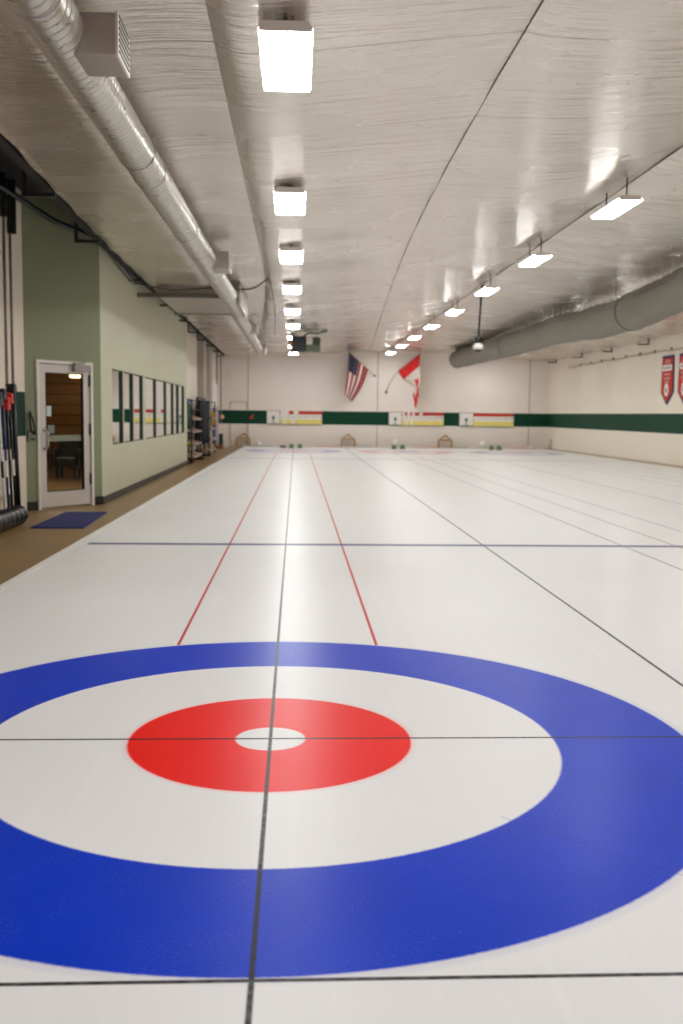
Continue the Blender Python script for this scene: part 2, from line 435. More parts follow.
for i, (y0, y1) in enumerate(WY):
    f = MB(); t_ = .02
    f.box((X1 + .01, y1 - t_, WZ0), (X0 - .004, y1, WZ1)); f.box((X1 + .01, y0, WZ0), (X0 - .03, y0 + .02, WZ1))
    f.box((X1 + .01, y0, WZ0), (X0 - .03, y1, WZ0 + .02)); f.box((X1 + .01, y0, WZ1 - .02), (X0 - .03, y1, WZ1))
    fo = struct(f.build('window_%d' % (i + 1), M['green_dark']), 'tall narrow window of the side room')
    p = MB(); p.box((X0 - .056, y0 + .02, WZ0 + .02), (X0 - .046, y1 - t_, WZ1 - .02), F=lambda x, y, z: (x + .008 * (y - y0), y, z)); p.build('glass_pane', M['mirror'], fo)
b = MB(); b.box((X0, 11.27, -.03), (X0 + .02, 23.3, .08)); struct(b.build('baseboard_left', M['basebrown']), 'brown baseboard below the windows')
b = MB(); b.box((.0, -.02, -.03), (.17, 0, .10), F=A); b.box((1.26, -.02, -.03), (WL, 0, .10), F=A); struct(b.build('baseboard_door', M['baseblack']), 'black baseboard either side of the glass door')

# the room seen through the door
m = NT('brown_plank_siding'); P = m.pos(); z = m.sep(P)[2]; q = m.math('FRACT', m.math('DIVIDE', z, .26))
gr = m.noise(m.scale(P, (1, 1, 9)), 2.5, 4)
m.set(color=m.mix(m.rng(q, .0, .14, 1., 0.), m.mix(gr, s2l((150, 104, 58)), s2l((196, 148, 92))), s2l((44, 26, 12))), rough=.6)
b = MB(); b.box((-7.2, 21.0, -.03), (-3.35, 21.15, 2.9)); struct(b.build('wall_inner', m.m, origin=(-5, 21, 0)), 'brown plank wall inside the room behind the glass door')
b = MB(); b.add([(-7.2, 9.98, 2.62), (-3.78, 9.98, 2.62), (-3.78, 10.3, 2.62), (-3.08, 11.25, 2.62), (-3.08, 21.1, 2.62), (-7.2, 21.1, 2.62), (-7.2, 9.98, 2.7), (-3.78, 9.98, 2.7), (-3.78, 10.3, 2.7), (-3.08, 11.25, 2.7), (-3.08, 21.1, 2.7), (-7.2, 21.1, 2.7)],
    [(5, 4, 3, 2, 1, 0), (6, 7, 8, 9, 10, 11)] + [(k, (k + 1) % 6, 6 + (k + 1) % 6, 6 + k) for k in range(6)])
struct(b.build('ceiling_inner', M['wall_plain'], origin=(-5, 16, 2.62)))
b = MB(); b.box((-7.3, 9.9, -.03), (-7.2, 21.1, 2.7)); b.box((-7.2, 9.98, -.03), (-3.9, 10.1, 2.7))
struct(b.build('wall_inner_side', M['brownwood'], origin=(-7, 16, 0)))
r = thing('pendant_light', (-5.2, 20.0, 2.22), 'yellow lit ceiling lamp seen through the top of the glass door', 'lamp')
b = MB(); b.box((-5.30, 19.8, 2.21), (-4.98, 20.2, 2.27)); b.build('lamp_shade', M['lens2'], r); b = MB(); b.box((-5.25, 19.95, 2.28), (-5.15, 20.05, 2.62)); b.build('stem', M['dark_metal'], r)
b = MB(); b.box((-5.3, 13.8, 2.57), (-4.5, 14.6, 2.62)); tag(b.build('unseen_fill_lamp', M['fill_glow']), 'unseen square lamp panel added to light the room behind the glass door', 'lamp')  # added out of view, only to brighten the inner room
r = thing('slatted_bench', (-5.9, 20.4, -.03), 'brown slatted wooden bench against the plank wall behind the glass door', 'bench')
b = MB()
for k in range(9): b.box((-6.45 + k * .12, 20.66, .34), (-6.38 + k * .12, 20.70, .72))
b.box((-6.5, 20.65, .68), (-5.35, 20.72, .76)); b.box((-6.5, 20.65, .32), (-5.35, 20.72, .38)); b.build('backrest', M['brownwood'], r)
b = MB(); b.box((-6.5, 20.2, .30), (-5.35, 20.66, .36)); b.build('seat', M['brownwood'], r)
for xx in (-6.46, -5.45):
    for yy in (20.24, 20.6): b = MB(); b.box((xx, yy, -.03), (xx + .06, yy + .06, .31)); b.build('leg', M['brownwood'], r)
r = thing('armchair', (-4.8, 17.3, -.03), 'dark padded armchair inside the room behind the glass door', 'chair')
b = MB(); b.box((-5.0, 17.0, .25), (-4.55, 17.55, .45)); b.build('seat', M['black'], r, bevel=.05)
b = MB(); b.box((-5.02, 17.45, .25), (-4.53, 17.62, .86)); b.build('backrest', M['black'], r, bevel=.05)
for xx in (-5.08, -4.56): b = MB(); b.box((xx, 17.0, .22), (xx + .09, 17.5, .60)); b.build('armrest', M['black'], r, bevel=.03)
for xx in (-5.0, -4.62):
    for yy in (17.04, 17.46): b = MB(); b.box((xx, yy, -.03), (xx + .05, yy + .05, .25)); b.build('leg', M['dark_metal'], r)

# glass door
dr = bpy.data.objects.new('door_2', None); COL.objects.link(dr); dr.location = A(.71, 0, -.03); struct(dr, 'white framed glass door in the angled green wall')
b = MB(); b.box((.19, -.03, -.03), (.235, .14, 2.14), F=A); b.box((1.195, -.03, -.03), (1.24, .14, 2.14), F=A); b.box((.235, -.03, 2.095), (1.195, .14, 2.14), F=A); b.build('door_frame', M['white_metal'], dr)
b = MB(); b.box((.245, 0, .0), (.36, .045, 2.085), F=A); b.box((1.075, 0, .0), (1.185, .045, 2.085), F=A); b.box((.36, 0, .0), (1.075, .045, .22), F=A); b.box((.36, 0, 1.965), (1.075, .045, 2.085), F=A)
leaf = b.build('door_leaf', M['door_white'], dr)
b = MB()
for q_ in ((.36, .22, .372, 1.965), (1.055, .22, 1.075, 1.965), (.372, .22, 1.055, .235), (.372, 1.95, 1.055, 1.965)): b.box((q_[0], .005, q_[1]), (q_[2], .04, q_[3]), F=A)
b.build('gasket', M['black'], leaf)
b = MB(); b.box((.372, .018, .235), (1.055, .026, 1.95), F=A); b.build('glass_pane', M['glass'], leaf)
b = MB(); b.box((.36, .05, .96), (1.07, .075, 1.05), F=A); o = b.build('push_bar', paint('pale_green_bar', (190, 200, 184), .4), leaf)
b = MB(); b.tube([A(.33, 0, 1.13), A(.33, -.055, 1.12), A(.335, -.075, 1.08), A(.335, -.075, .90), A(.33, -.055, .86), A(.33, 0, .85)], .014, 10); b.build('pull_handle', M['chrome'], leaf, smooth=True)
b = MB(); b.box((.30, -.006, 1.09), (.36, 0, 1.16), F=A); b.box((.30, -.006, .82), (.36, 0, .88), F=A); b.build('handle_plate', M['chrome'], leaf)
for z_ in (.30, 1.05, 1.78):
    b = MB(); b.box((1.172, -.022, z_), (1.2, -.002, z_ + .17), F=A); b.build('hinge', M['dark_metal'], leaf)
b = MB(); b.box((.86, -.08, 2.0), (1.16, -.005, 2.09), F=A); b.bar(A(.87, -.05, 2.10), A(1.08, -.045, 2.135), .02); b.box((.85, -.085, 1.99), (.875, -.005, 2.125), F=A)
b.build('door_closer', paint('closer_grey', (150, 144, 140), .35, .3), leaf)
b = MB(); b.box((.385, .010, 1.33), (.47, .014, 1.48), F=A); tag(b.build('notice', paint('pale_notice', (190, 204, 196), .5)), 'small pale square notice stuck on the upper left of the door glass', 'notice')
b = MB(); b.box((.40, .010, 1.08), (.52, .014, 1.20), F=A); tag(b.build('notice', paint('pale_decal', (120, 128, 116), .5)), 'small grey paper notice on the door glass just above the handle', 'notice')

# ------------------------------------------------------------------ foil ceiling
EDGE = [(-9, -2.35), (4.6, -2.45), (7.2, -2.54), (10.1, -2.62), (13.5, -2.66), (21, -2.69), (37.8, -2.84)]
def profile(y):
    s = min(1, max(0, (y - 12) / 22.)); s = s * s * (3 - 2 * s)
    xL = -.47 - .75 * s
    xM = sum(lerp_tab([(-9, 1.66), (8, 1.66), (18.5, 2.14), (37.8, 3.2)], y + 1.2 * d_) for d_ in range(-4, 5)) / 9
    return [(lerp_tab(EDGE, y), 3.80), (-1.62, 3.775), (xL, 3.93), (xM, 4.06), (4.08, 4.22), (6.4, 4.05), (8.6, 3.90), (10.84, 3.79 if y < 20 else 3.79 - .05 * (y - 20) / 17.8)]
SAG = [.0, .04, .12, .08, .06, .06, .03]
def sagf(k, t):
    if t <= 0 or t >= 1: return 0
    if k == 2: return SAG[k] * (1 - math.exp(-t * 17)) * (1 - t)
    if k == 1: return -.05 * math.sin(math.pi * t)
    return SAG[k] * math.sin(math.pi * t) ** .7
NSEG = [10, 8, 22, 22, 18, 16, 14]
b = MB(); rows = 250; row_n = None
for j in range(rows + 1):
    y = YB + (YF - YB) * j / rows; pr_ = profile(y); line_ = []
    for k, n_ in enumerate(NSEG):
        (xa, za), (xb, zb) = pr_[k], pr_[k + 1]
        for i in range(n_ + (1 if k == len(NSEG) - 1 else 0)):
            t_ = i / n_
            if k == 2: t_ = t_ ** 1.7
            x = xa + (xb - xa) * t_
            sg = sagf(k, t_) * (1 + .25 * math.sin(y * 1.7 + k * 2.1) * math.sin(y * .61 + k))
            edgewob = .012 * math.sin(y * 5.1) * (1 if k == 0 and i == 0 else 0)
            line_.append((x + edgewob, y, za + (zb - za) * t_ - sg + .006 * math.sin(y * 3.3 + x * 1.3) * math.sin(x * 2 + y)))
    row_n = len(line_); b.v += [Vector(p) for p in line_]
for j in range(rows):
    for i in range(row_n - 1): b.f.append([j * row_n + i, j * row_n + i + 1, (j + 1) * row_n + i + 1, (j + 1) * row_n + i]); b.mi.append(0)
ce = b.build('ceiling', M['foil'], smooth=True, origin=(4, 14, 3.8)); struct(ce, 'wrinkled silver foil ceiling')
cc = set(); acc = 0
for n_ in NSEG[:-1]: acc += n_; cc.add(acc)
for e_ in ce.data.edges:
    a_, b_ = e_.vertices
    if abs(a_ - b_) == row_n and (a_ % row_n) in (18, 40, 62): e_.use_edge_sharp = True
so = ce.modifiers.new('thick', 'SOLIDIFY'); so.thickness = .012; so.offset = 1
M['batten'] = paint('dark_seam_batten', (92, 86, 78), .6)
def ceil_z(x, y):
    pr_ = profile(y)
    for k in range(len(pr_) - 1):
        if pr_[k][0] <= x <= pr_[k + 1][0]:
            t_ = (x - pr_[k][0]) / (pr_[k + 1][0] - pr_[k][0]); return pr_[k][1] + (pr_[k + 1][1] - pr_[k][1]) * t_ - sagf(k, t_)
    return 3.8
for n_, k, hw in (('trim_10', 3, .006), ('trim_11', 4, .010)):
    b = MB(); b.tube([(profile(y)[k][0], y, profile(y)[k][1] - .014) for y in [YB + 1.3 * i for i in range(36)] + [YF - .01]], hw, 6)
    struct(b.build(n_, M['batten'], origin=(3, 14, 4)), 'dark seam line along the foil ceiling')
# dark beam above the free left edge of the foil
b = MB()
ye = [YB + 1.3 * i for i in range(36)] + [YF - .01]
for y0, y1 in zip(ye, ye[1:]):
    b.bar((lerp_tab(EDGE, y0) - .12, y0, 3.90), (lerp_tab(EDGE, y1) - .12, y1, 3.90), .10, .14)
struct(b.build('trim_12', M['deck'], origin=(-2.7, 14, 3.8)), 'dark purlin along the left edge of the foil ceiling')

# L-shaped brackets holding the foil edges
def bracket(side, y, lab):
    s = 1 if side == 'l' else -1
    x = (lerp_tab(EDGE, y) if side == 'l' else 10.42)
    r = thing('ceiling_bracket', (x, y, 3.74), lab, 'bracket', 'brackets along the %s edge of the ceiling' % ('left' if side == 'l' else 'right'))
    zb_ = 3.725 if side == 'l' else 3.60
    b = MB(); b.box((min(x, x - s * .33), y - .03, zb_), (max(x, x - s * .33), y + .03, zb_ + .04)); b.build('arm', M['dark_metal'], r)
    xx = x - s * .33; b = MB(); b.box((xx - .02, y - .025, zb_), (xx + .02, y + .025, zb_ + .28)); b.build('upright', M['dark_metal'], r)
for y in (7.0, 9.9, 13.9, 18.0, 21.6, 25.2, 28.2, 31, 34, 37): bracket('l', y, 'small dark L-shaped bracket at the left edge of the foil ceiling')
for y in (25.6, 29.1, 32.6, 36.3): bracket('r', y, 'small dark L-shaped bracket high on the right wall under the foil ceiling')

# ------------------------------------------------------------------ strip lights
def lamp(x, y, z, label, group, rods):
    W, H, L2 = (.17 if rods == 1 else .14), .045, (.56 if rods == 1 else .52)
    r = thing('strip_light', (x, y, z), label, 'ceiling light', group)
    prof = [(-W + .012, 0), (W - .012, 0), (W, .016), (W - .002, .026), (-W + .002, .026), (-W, .016)]; tray = [(-W, .024), (W, .024), (W - .03, H + .02), (-W + .03, H + .02)]; eh = H + .022 if rods == 1 else .03
    b = MB(); b.add([(x + px_, y - L2, z + pz) for px_, pz in prof] + [(x + px_, y + L2, z + pz) for px_, pz in prof], [(i, (i + 1) % 6, 6 + (i + 1) % 6, 6 + i) for i in (5, 0, 1, 2, 4)])
    b.build('lens', M['lens'], r)
    for s in (-1, 1):
        b = MB(); yy = y + s * (L2 + .004); b.prism([(x - W * 1.01, z + .005), (x + W * 1.01, z + .005), (x + W - .028, z + eh), (x - W + .028, z + eh)], yy - .006, yy + .006); b.build('end_cap', paint_cap, r)
    b = MB(); b.prism([(x + a, z + c_) for a, c_ in tray], y - L2, y + L2); b.build('housing', paint_cap, r)
    for s in (-1, 1):
        ry = y + s * .38; cx_ = x; cz = ceil_z(cx_, ry)
        b = MB(); b.tube([(x, ry, z + H + .02), (cx_, ry, cz - .004)], .009 if rods > 1 else .014, 6); b.build('hanger_rod', M['dark_metal'], r)
        if rods == 1:
            b = MB(); b.box((x - .06, ry - .03, z + H + .02), (x + .06, ry + .03, z + H + .04)); b.build('bracket', M['dark_metal'], r)
paint_cap = paint('lamp_end_grey', (232, 226, 218), .4)
SP = 4.03
lefty = [-5.3, -1.25, 2.74, 7.22, 11.03, 14.95, 19.0, 22.9, 26.9, 30.9, 35.0]; righty = [7.74 + SP * k for k in range(-3, 8)]
near = ['nearest of the left row', 'second in the left row', 'third in the left row', 'fourth in the left row', 'fifth in the left row', 'sixth in the left row', 'seventh in the left row, above the hanging heater', 'eighth in the left row', 'farthest of the left row, by the far wall']
for k, y in enumerate(lefty):
    lamp(.025 - .001 * y, y, 3.745, 'white strip light, ' + (near[k - 2] if k >= 2 else 'behind the photo\'s viewpoint'), 'left row of strip lights', 1)
near = ['behind the viewpoint'] * 2 + ['just outside the frame', 'largest and nearest of the right row', 'second in the right row', 'third in the right row, left of the camera rod', 'fourth in the right row', 'fifth in the right row', 'sixth in the right row', 'seventh in the right row', 'farthest of the right row']
for k, y in enumerate(righty):
    lamp(3.92, y + .06, 3.88, 'white strip light on two rods, ' + near[k], 'right row of strip lights', 2)
for k, y in enumerate(righty):
    lamp(8.1, y, 3.70, 'white strip light hung between the grey duct and the right wall', 'hidden row of strip lights', 2)

# ------------------------------------------------------------------ galvanised duct at left
r = thing('spiral_duct', (-1.25, 4, 3.475), 'long galvanized spiral duct under the left side of the ceiling', 'duct')
dux = lambda y: -1.30 + .008 * y
b = MB(); b.tube([(dux(y), y, 3.60) for y in (-8.9, -4, 0, 4, 8, 12, 17.4)], .155, 36); b.build('pipe', M['galv'], r, smooth=True)
for y in (-3.5, 1.3, 5.2, 9.4, 10.9, 14.6):
    b = MB(); b.tube([(dux(y), y - .03, 3.60), (dux(y), y, 3.60), (dux(y), y + .03, 3.60)], [.157, .163, .157], 28); b.build('joint_band', M['galv'], r, smooth=True)
for y in (-2, 1.0, 4.5, 8, 11.5):
    b = MB(); b.tube([(dux(y) + .16 * math.cos(a), y, 3.60 + .16 * math.sin(a)) for a in [2 * math.pi * k / 20 for k in range(20)]], .006, 6, closed=True); b.tube([(dux(y), y, 3.75), (dux(y), y, ceil_z(dux(y), y))], .006, 6); b.build('hanger_strap', M['chrome'], r)
def register(y, lab, x0=-1.24, x1=-.955, L=.42, z0=3.47, z1=3.705):
    r = thing('duct_register_box', (x0, y, z0), lab, 'vent')
    b = MB(); b.box((x0, y, z0), (x1, y + L, z1)); b.build('box', M['sheetmetal'], r, bevel=.006)
    b = MB(); b.box((x1 - .002, y - .005, z0 - .006), (x1 + .012, y + L + .005, z1 + .006)); b.build('flange', M['white_metal'], r)
    b = MB()
    for k in range(7): b.box((x1 + .010, y + .03, z0 + .02 + k * .033), (x1 + .018, y + L - .03, z0 + .034 + k * .033))
    b.build('grille', M['grey_metal'], r)
register(1.84, 'square sheet metal outlet box on the near end of the spiral duct', L=.40)
register(10.35, 'square sheet metal outlet box half way along the spiral duct', x0=-1.2, x1=-.88, L=.5, z1=3.72)
register(21.8, 'small sheet metal outlet box on the far end of the spiral duct', x0=-1.2, x1=-.92, L=.5, z1=3.7)
r = thing('duct_plenum', (-1.75, 16.4, 3.56), 'wide flat sheet metal plenum crossing above the spiral duct', 'duct')
b = MB(); b.box((-2.55, 14.9, 3.60), (-1.0, 18.1, 3.775)); b.build('casing', M['sheetmetal'], r, bevel=.01)
b = MB(); b.box((-2.92, 14.82, 3.56), (-1.1, 14.92, 3.64)); b.build('crossbar', M['grey_metal'], r)
b = MB(); b.box((-1.0, 14.9, 3.45), (-.97, 18.1, 3.80)); b.build('side_plate', M['chrome'], r)
b = MB(); b.box((-2.6, 18.08, 3.55), (-.95, 18.13, 3.62)); b.build('edge_strip', M['chrome'], r)
b = MB(); b.tube([(-1.20, y, 3.59) for y in (17.4, 22, 26, 30.6)], .14, 24); tag(b.build('spiral_duct', M['galv'], smooth=True), 'shorter run of galvanized duct beyond the flat plenum', 'duct')
r = thing('spot_lamp', (-1.17, 30.6, 3.45), 'small white cylindrical lamp at the far end of the galvanized duct', 'lamp')
b = MB(); b.lathe([(.06, 0), (.085, .02), (.085, .24), (.05, .27)], (-1.0, 30.2, 3.42), 14); b.build('lamp_body', M['white_metal'], r, smooth=True)
b = MB(); b.tube([(-1.0, 30.2, 3.68), (-1.0, 30.2, ceil_z(-1.0, 30.2))], .012, 6); b.build('stem', M['dark_metal'], r)

# ------------------------------------------------------------------ grey fabric duct at right
ZC = [(-9, 3.58), (8, 3.62), (12.4, 3.57), (14.4, 3.44), (17, 3.42), (20.2, 3.57), (23.4, 3.55), (27.4, 3.58), (30, 3.61), (33.5, 3.64), (36.2, 3.66)]
def zc(y):
    return sum(lerp_tab(ZC, y + d_) for d_ in (-1, -.5, 0, .5, 1)) / 5
DX, DR = 6.6, .35
r = thing('fabric_duct', (DX, 14, 3.2), 'fat sagging grey fabric air duct hung along the right side', 'duct')
ysd = [-8.8 + .5 * k for k in range(90)]
b = MB(); b.tube([(DX, y, zc(y)) for y in ysd] + [(DX, 35.75, zc(35.7)), (DX, 35.85, zc(35.8)), (DX, 35.9, zc(35.8))], [DR + .012 * math.sin(y * 2.3) for y in ysd] + [.34, .26, .05], 32); b.build('duct_sleeve', M['fabric'], r, smooth=True)
for y in (4.0, 14.9, 26):
    b = MB(); b.tube([(DX + (DR + .016) * math.cos(a), y, zc(y) + (DR + .016) * math.sin(a)) for a in [2 * math.pi * k / 28 for k in range(28)]], .008, 6, closed=True); b.build('zipper_seam', M['batten'], r)
b = MB(); b.tube([(DX - DR * .95, y, zc(y) + .12) for y in ysd], .006, 5); b.build('side_seam', M['batten'], r)
b = MB(); b.tube([(DX, y, zc(y) + DR + .05) for y in ysd], .007, 5); b.build('support_cable', M['grey_metal'], r)
b = MB()
for k in range(90):
    y = -8.5 + .5 * k; b.box((DX - .012, y - .04, zc(y) + DR - .02), (DX + .012, y + .04, zc(y) + DR + .06))
b.build('cable_clip', M['white'], r)['kind'] = 'stuff'
for y in (12, 16, 20, 24, 28, 32):
    b = MB(); b.tube([(DX, y, zc(y) + DR + .04), (DX, y, ceil_z(DX, y) - .0)], .006, 5); b.build('drop_wire', M['grey_metal'], r)

# ------------------------------------------------------------------ dome camera on a rod, heater, wires
r = thing('dome_camera', (4.0, 17.1, 2.75), 'white dome security camera on a long rod from the ridge', 'camera')
b = MB(); b.tube([(4.0, 17.1, 3.05), (4.05, 17.1, 4.18)], .022, 8); b.build('rod', M['dark_metal'], r)
b = MB(); b.lathe([(.03, 0), (.075, .03), (.075, .12), (.03, .16)], (4, 17.1, 2.95), 14); b.build('junction', M['dark_metal'], r, smooth=True)
b = MB(); b.lathe([(.09, 0), (.12, .03), (.11, .10), (.05, .14)], (4, 17.1, 2.82), 16); b.build('dome_shell', M['white_metal'], r, smooth=True)
b = MB(); b.lathe([(.01, 0), (.06, .015), (.085, .06)], (4, 17.1, 2.765), 16); b.build('lens_dome', M['black'], r, smooth=True)

r = thing('unit_heater', (.35, 26, 3.26), 'dark hanging heater unit with a grey-green louvred panel among the far lights', 'heater')
b = MB(); b.box((-.04, 25.7, 3.27), (.38, 26.3, 3.72)); b.build('fan_housing', M['dark_metal'], r, bevel=.02)
b = MB(); b.box((.38, 25.75, 3.27), (.82, 26.2, 3.70)); b.build('louvre_panel', paint('grey_green_panel', (96, 108, 80), .5), r, bevel=.01)
b = MB(); b.box((.40, 25.735, 3.48), (.58, 25.752, 3.69)); b.build('control_box', M['white_metal'], r)
b = MB()
for k in range(5): b.box((.60, 25.735, 3.47 + k * .045), (.80, 25.752, 3.495 + k * .045))
b.build('louvre', M['dark_metal'], r)
b = MB(); b.box((-.10, 25.68, 3.38), (-.03, 25.76, 3.52)); b.build('burner_cover', paint('orange_cover', (220, 130, 40), .5), r)
b = MB(); b.tube([(.3, 26, 3.72), (.45, 26, 3.84), (.75, 26, 3.83), (1.0, 26, 3.93)], .03, 8); b.build('flue_arm', M['greenhack'], r)
b = MB(); b.tube([(.95, 25.8, 3.93), (.95, 26.1, 3.93)], .09, 16); b.build('flue_outlet', M['grey_metal'], r)
for xx in (.05, .7):
    b = MB(); b.tube([(xx, 26, 3.70), (xx, 26, ceil_z(xx, 26) - .0)], .01, 6); b.build('hanger_rod', M['dark_metal'], r)

b = MB(); pts = [(-3.70, 7.0, 4.28), (-3.68, 8.6, 4.24), (-3.6, 9.44, 4.22), (-3.3, 10.0, 4.05), (-3.1, 10.4, 4.0), (-2.86, 11.2, 3.95), (-2.86, 12.5, 3.86), (-2.85, 14.2, 3.74), (-2.3, 14.6, 3.68), (-1.9, 14.7, 3.70), (-1.5, 14.75, 3.74), (-1.0, 14.75, 3.72), (-.7, 14.5, 3.72), (-.42, 14.2, 3.86)]
def smooth_pts(p, n=5):
    p = [Vector(q) for q in p]; out = []
    for i in range(len(p) - 1):
        a, b_, c, d_ = p[max(i - 1, 0)], p[i], p[i + 1], p[min(i + 2, len(p) - 1)]
        for k in range(n):
            t_ = k / n; out.append(.5 * ((2 * b_) + (c - a) * t_ + (2 * a - 5 * b_ + 4 * c - d_) * t_ ** 2 + (3 * b_ - a - 3 * c + d_) * t_ ** 3))
    return out + [p[-1]]
b.tube(smooth_pts(pts[:8]), .04, 8); tag(b.build('black_hose', M['black'], smooth=True), 'thick black hose sagging along the top of the green wall', 'hose')
b = MB(); b.tube(smooth_pts(pts[7:]), .014, 6); tag(b.build('black_cable', M['black'], smooth=True), 'thin black cable running past the duct to the ceiling crease', 'cable')
b = MB(); b.tube(smooth_pts([(-.45, 14.2, 3.86), (-.46, 14.2, 3.5), (-.43, 14.2, 3.12)]), .007, 5); tag(b.build('dangling_wire', M['grey_metal']), 'left of two thin wires dangling from the ceiling crease', 'wire')
b = MB(); b.tube(smooth_pts([(-.42, 14.2, 3.86), (-.34, 14.2, 3.6), (-.29, 14.2, 3.2), (-.30, 14.2, 2.85)]), .007, 5); tag(b.build('dangling_wire', M['grey_metal']), 'right, longer and bent, of two wires dangling from the ceiling crease', 'wire')

# ------------------------------------------------------------------ far wall: scoreboards
def scoreboard(x0, xm, x1, lab, cards, cardlab):
    zt, zb = 1.535, .965; y = YF - .035; H = zt - zb
    r = thing('scoreboard', ((x0 + x1) / 2, YF - .02, zb), lab, 'scoreboard', None)
    b = MB(); b.box((x0, y, zb), (x1, YF, zt)); b.build('backing_board', M['white'], r)
    b = MB(); b.box((x0, y - .012, zb - .02), (x1, y + .01, zb)); b.build('bottom_rail', M['greenhack'], r)
    b = MB(); b.box((xm, y - .006, zt - H * .27), (x1, y, zt - .01)); b.build('red_row', M['redbrown'], r)
    b = MB(); b.box((xm, y - .006, zb + .01), (x1, y, zb + H * .36)); b.build('yellow_row', M['yellow'], r)
    n = 12; b = MB()
    for k in range(n):
        xx = xm + (x1 - xm) * (k + .5) / n; t_ = text_mb(str(k + 1), .13, lambda u, v, d_: (xx + u, y - .004, zb + H * .54 + v)); b.add(t_.v, t_.f)
    b.build('end_numbers', M['grey_metal'], r)
    cx_, cz_ = (x0 + xm) / 2, (zt + zb) / 2 - .02
    b = MB(); b.prism([(cx_ + math.cos(a) * rr, cz_ + math.sin(a) * rr * 1.25) for a, rr in [(math.pi * k / 9, .085 if k % 2 else .05) for k in range(18)]], y - .005, y); b.box((cx_ - .015, y - .005, cz_ - .22), (cx_ + .015, y, cz_ - .05))
    b.box((cx_ - .09, y - .005, cz_ - .235), (cx_ + .09, y, cz_ - .215)); b.build('emblem', paint('emblem_grey_green', (96, 122, 100), .6), r)
    b = MB()
    for q_ in ((x0, zb, x0 + .02, zt), (xm - .02, zb, xm, zt), (x0, zt - .02, xm, zt), (x0, zb, xm, zb + .02)): b.box((q_[0], y - .006, q_[1]), (q_[2], y, q_[3]))
    b.build('panel_border', M['grey_metal'], r)
    for (row, ca, cb) in cards:
        zc0 = zt - H * .26 if row == 'r' else zb + .02; zc1 = zt - .015 if row == 'r' else zb + H * .33
        c = MB(); c.box((ca, y - .02, zc0), (cb, y - .008, zc1)); tag(c.build('number_card', M['white']), cardlab % ('red' if row == 'r' else 'yellow'), 'card', cardlab % ('red' if row == 'r' else 'yellow'))
scoreboard(-1.14, -.57, 1.2, 'left of three scoreboards on the far wall, much of its red row covered', [('r', -.55, -.2), ('r', .0, .2), ('y', -.42, -.30), ('y', -.1, .05)], 'blank white card hung on the %s row of the left scoreboard')
scoreboard(4.03, 4.60, 6.38, 'middle of three scoreboards on the far wall, below the red and white flag', [('r', 4.62, 4.72), ('r', 4.82, 4.94), ('r', 5.04, 5.14), ('r', 5.34, 5.48), ('y', 4.72, 4.82), ('y', 4.96, 5.06)], 'blank white card hung on the %s row of the middle scoreboard')
scoreboard(7.05, 7.66, 9.39, 'right of three scoreboards on the far wall, with solid red and yellow rows', [], '')

# ------------------------------------------------------------------ flags
def cloth(P, ns, nt, mats, mi, name, parent):
    b = MB()
    for i in range(ns + 1):
        for j in range(nt + 1): b.v.append(Vector(P(i / ns, j / nt))); b.uv.append((j / nt, i / ns))
    for i in range(ns):
        for j in range(nt): b.f.append([i * (nt + 1) + j, i * (nt + 1) + j + 1, (i + 1) * (nt + 1) + j + 1, (i + 1) * (nt + 1) + j]); b.mi.append(mi((i + .5) / ns, (j + .5) / nt))
    o = b.build(name, mats, parent, smooth=True); s_ = o.modifiers.new('thick', 'SOLIDIFY'); s_.thickness = .004; return o
fred = paint('flag_red', (214, 28, 22), .7); fred2 = paint('old_flag_red', (150, 18, 20), .7); fwhite = paint('flag_white', (226, 214, 206), .7)
mm = NT('flag_navy_with_stars'); uv = mm.n('ShaderNodeTexCoord').outputs['UV']; U_, V_, _ = mm.sep(uv)
fu = mm.math('FRACT', mm.math('MULTIPLY', U_, 5.5 / .4)); fv = mm.math('FRACT', mm.math('MULTIPLY', V_, 5 / .54))
dd_ = mm.math('SQRT', mm.math('ADD', mm.math('POWER', mm.math('SUBTRACT', fu, .5), 2.), mm.math('POWER', mm.math('SUBTRACT', fv, .5), 2.)))
mm.set(color=mm.mix(mm.rng(dd_, .10, .15, 1., 0.), s2l((16, 18, 58)), s2l((210, 205, 205))), rough=.7)
yf = 37.2
r = thing('striped_flag', (2.3, 37.75, 1.97), 'red and white striped flag with starred navy corner hanging on the far wall', 'flag')
wd_ = [1.6, 1.6, .2, .2, 1.6, 1.6, .2, .2, 1.6, 1.6, 1.6, .2, 1.6]; acc_ = [0]
for q_ in wd_: acc_.append(acc_[-1] + q_)
acc_ = [(i / 13., a_ / acc_[-1]) for i, a_ in enumerate(acc_)]
def Pus(s, t):
    s = lerp_tab(acc_, s)
    hx, hz = 2.27 + .86 * s, 4.0 - .72 * s
    ex, ez = 2.13 + .34 * s, 2.18 - .22 * s
    tt = t ** (1 - .15 * s); bow = math.sin(math.pi * t) * (.10 * s + .02)
    y = yf + .45 * s + .05 * math.sin(s * 9 + t * 3) * (.3 + t)
    return (hx + (ex - hx) * tt + bow, y, hz + (ez - hz) * t)
cloth(Pus, 26, 24, [fred2, fwhite, mm.m], lambda s, t: 2 if (s < 7 / 13 and t < .4) else (0 if int(s * 13) % 2 == 0 else 1), 'flag_cloth', r)
b = MB(); b.tube([(2.24, 37.18, 4.03), (3.15, 37.62, 3.27), (3.40, 37.77, 3.06)], .014, 6); b.build('flag_pole', M['wood'], r)
b = MB(); b.lathe([(.04, 0), (.06, .04), (.02, .09)], (3.42, 37.735, 3.0), 10); b.build('pole_bracket', M['grey_metal'], r)
r = thing('maple_leaf_flag', (5.0, 37.75, 1.8), 'red and white maple leaf flag drooping on the far wall', 'flag')
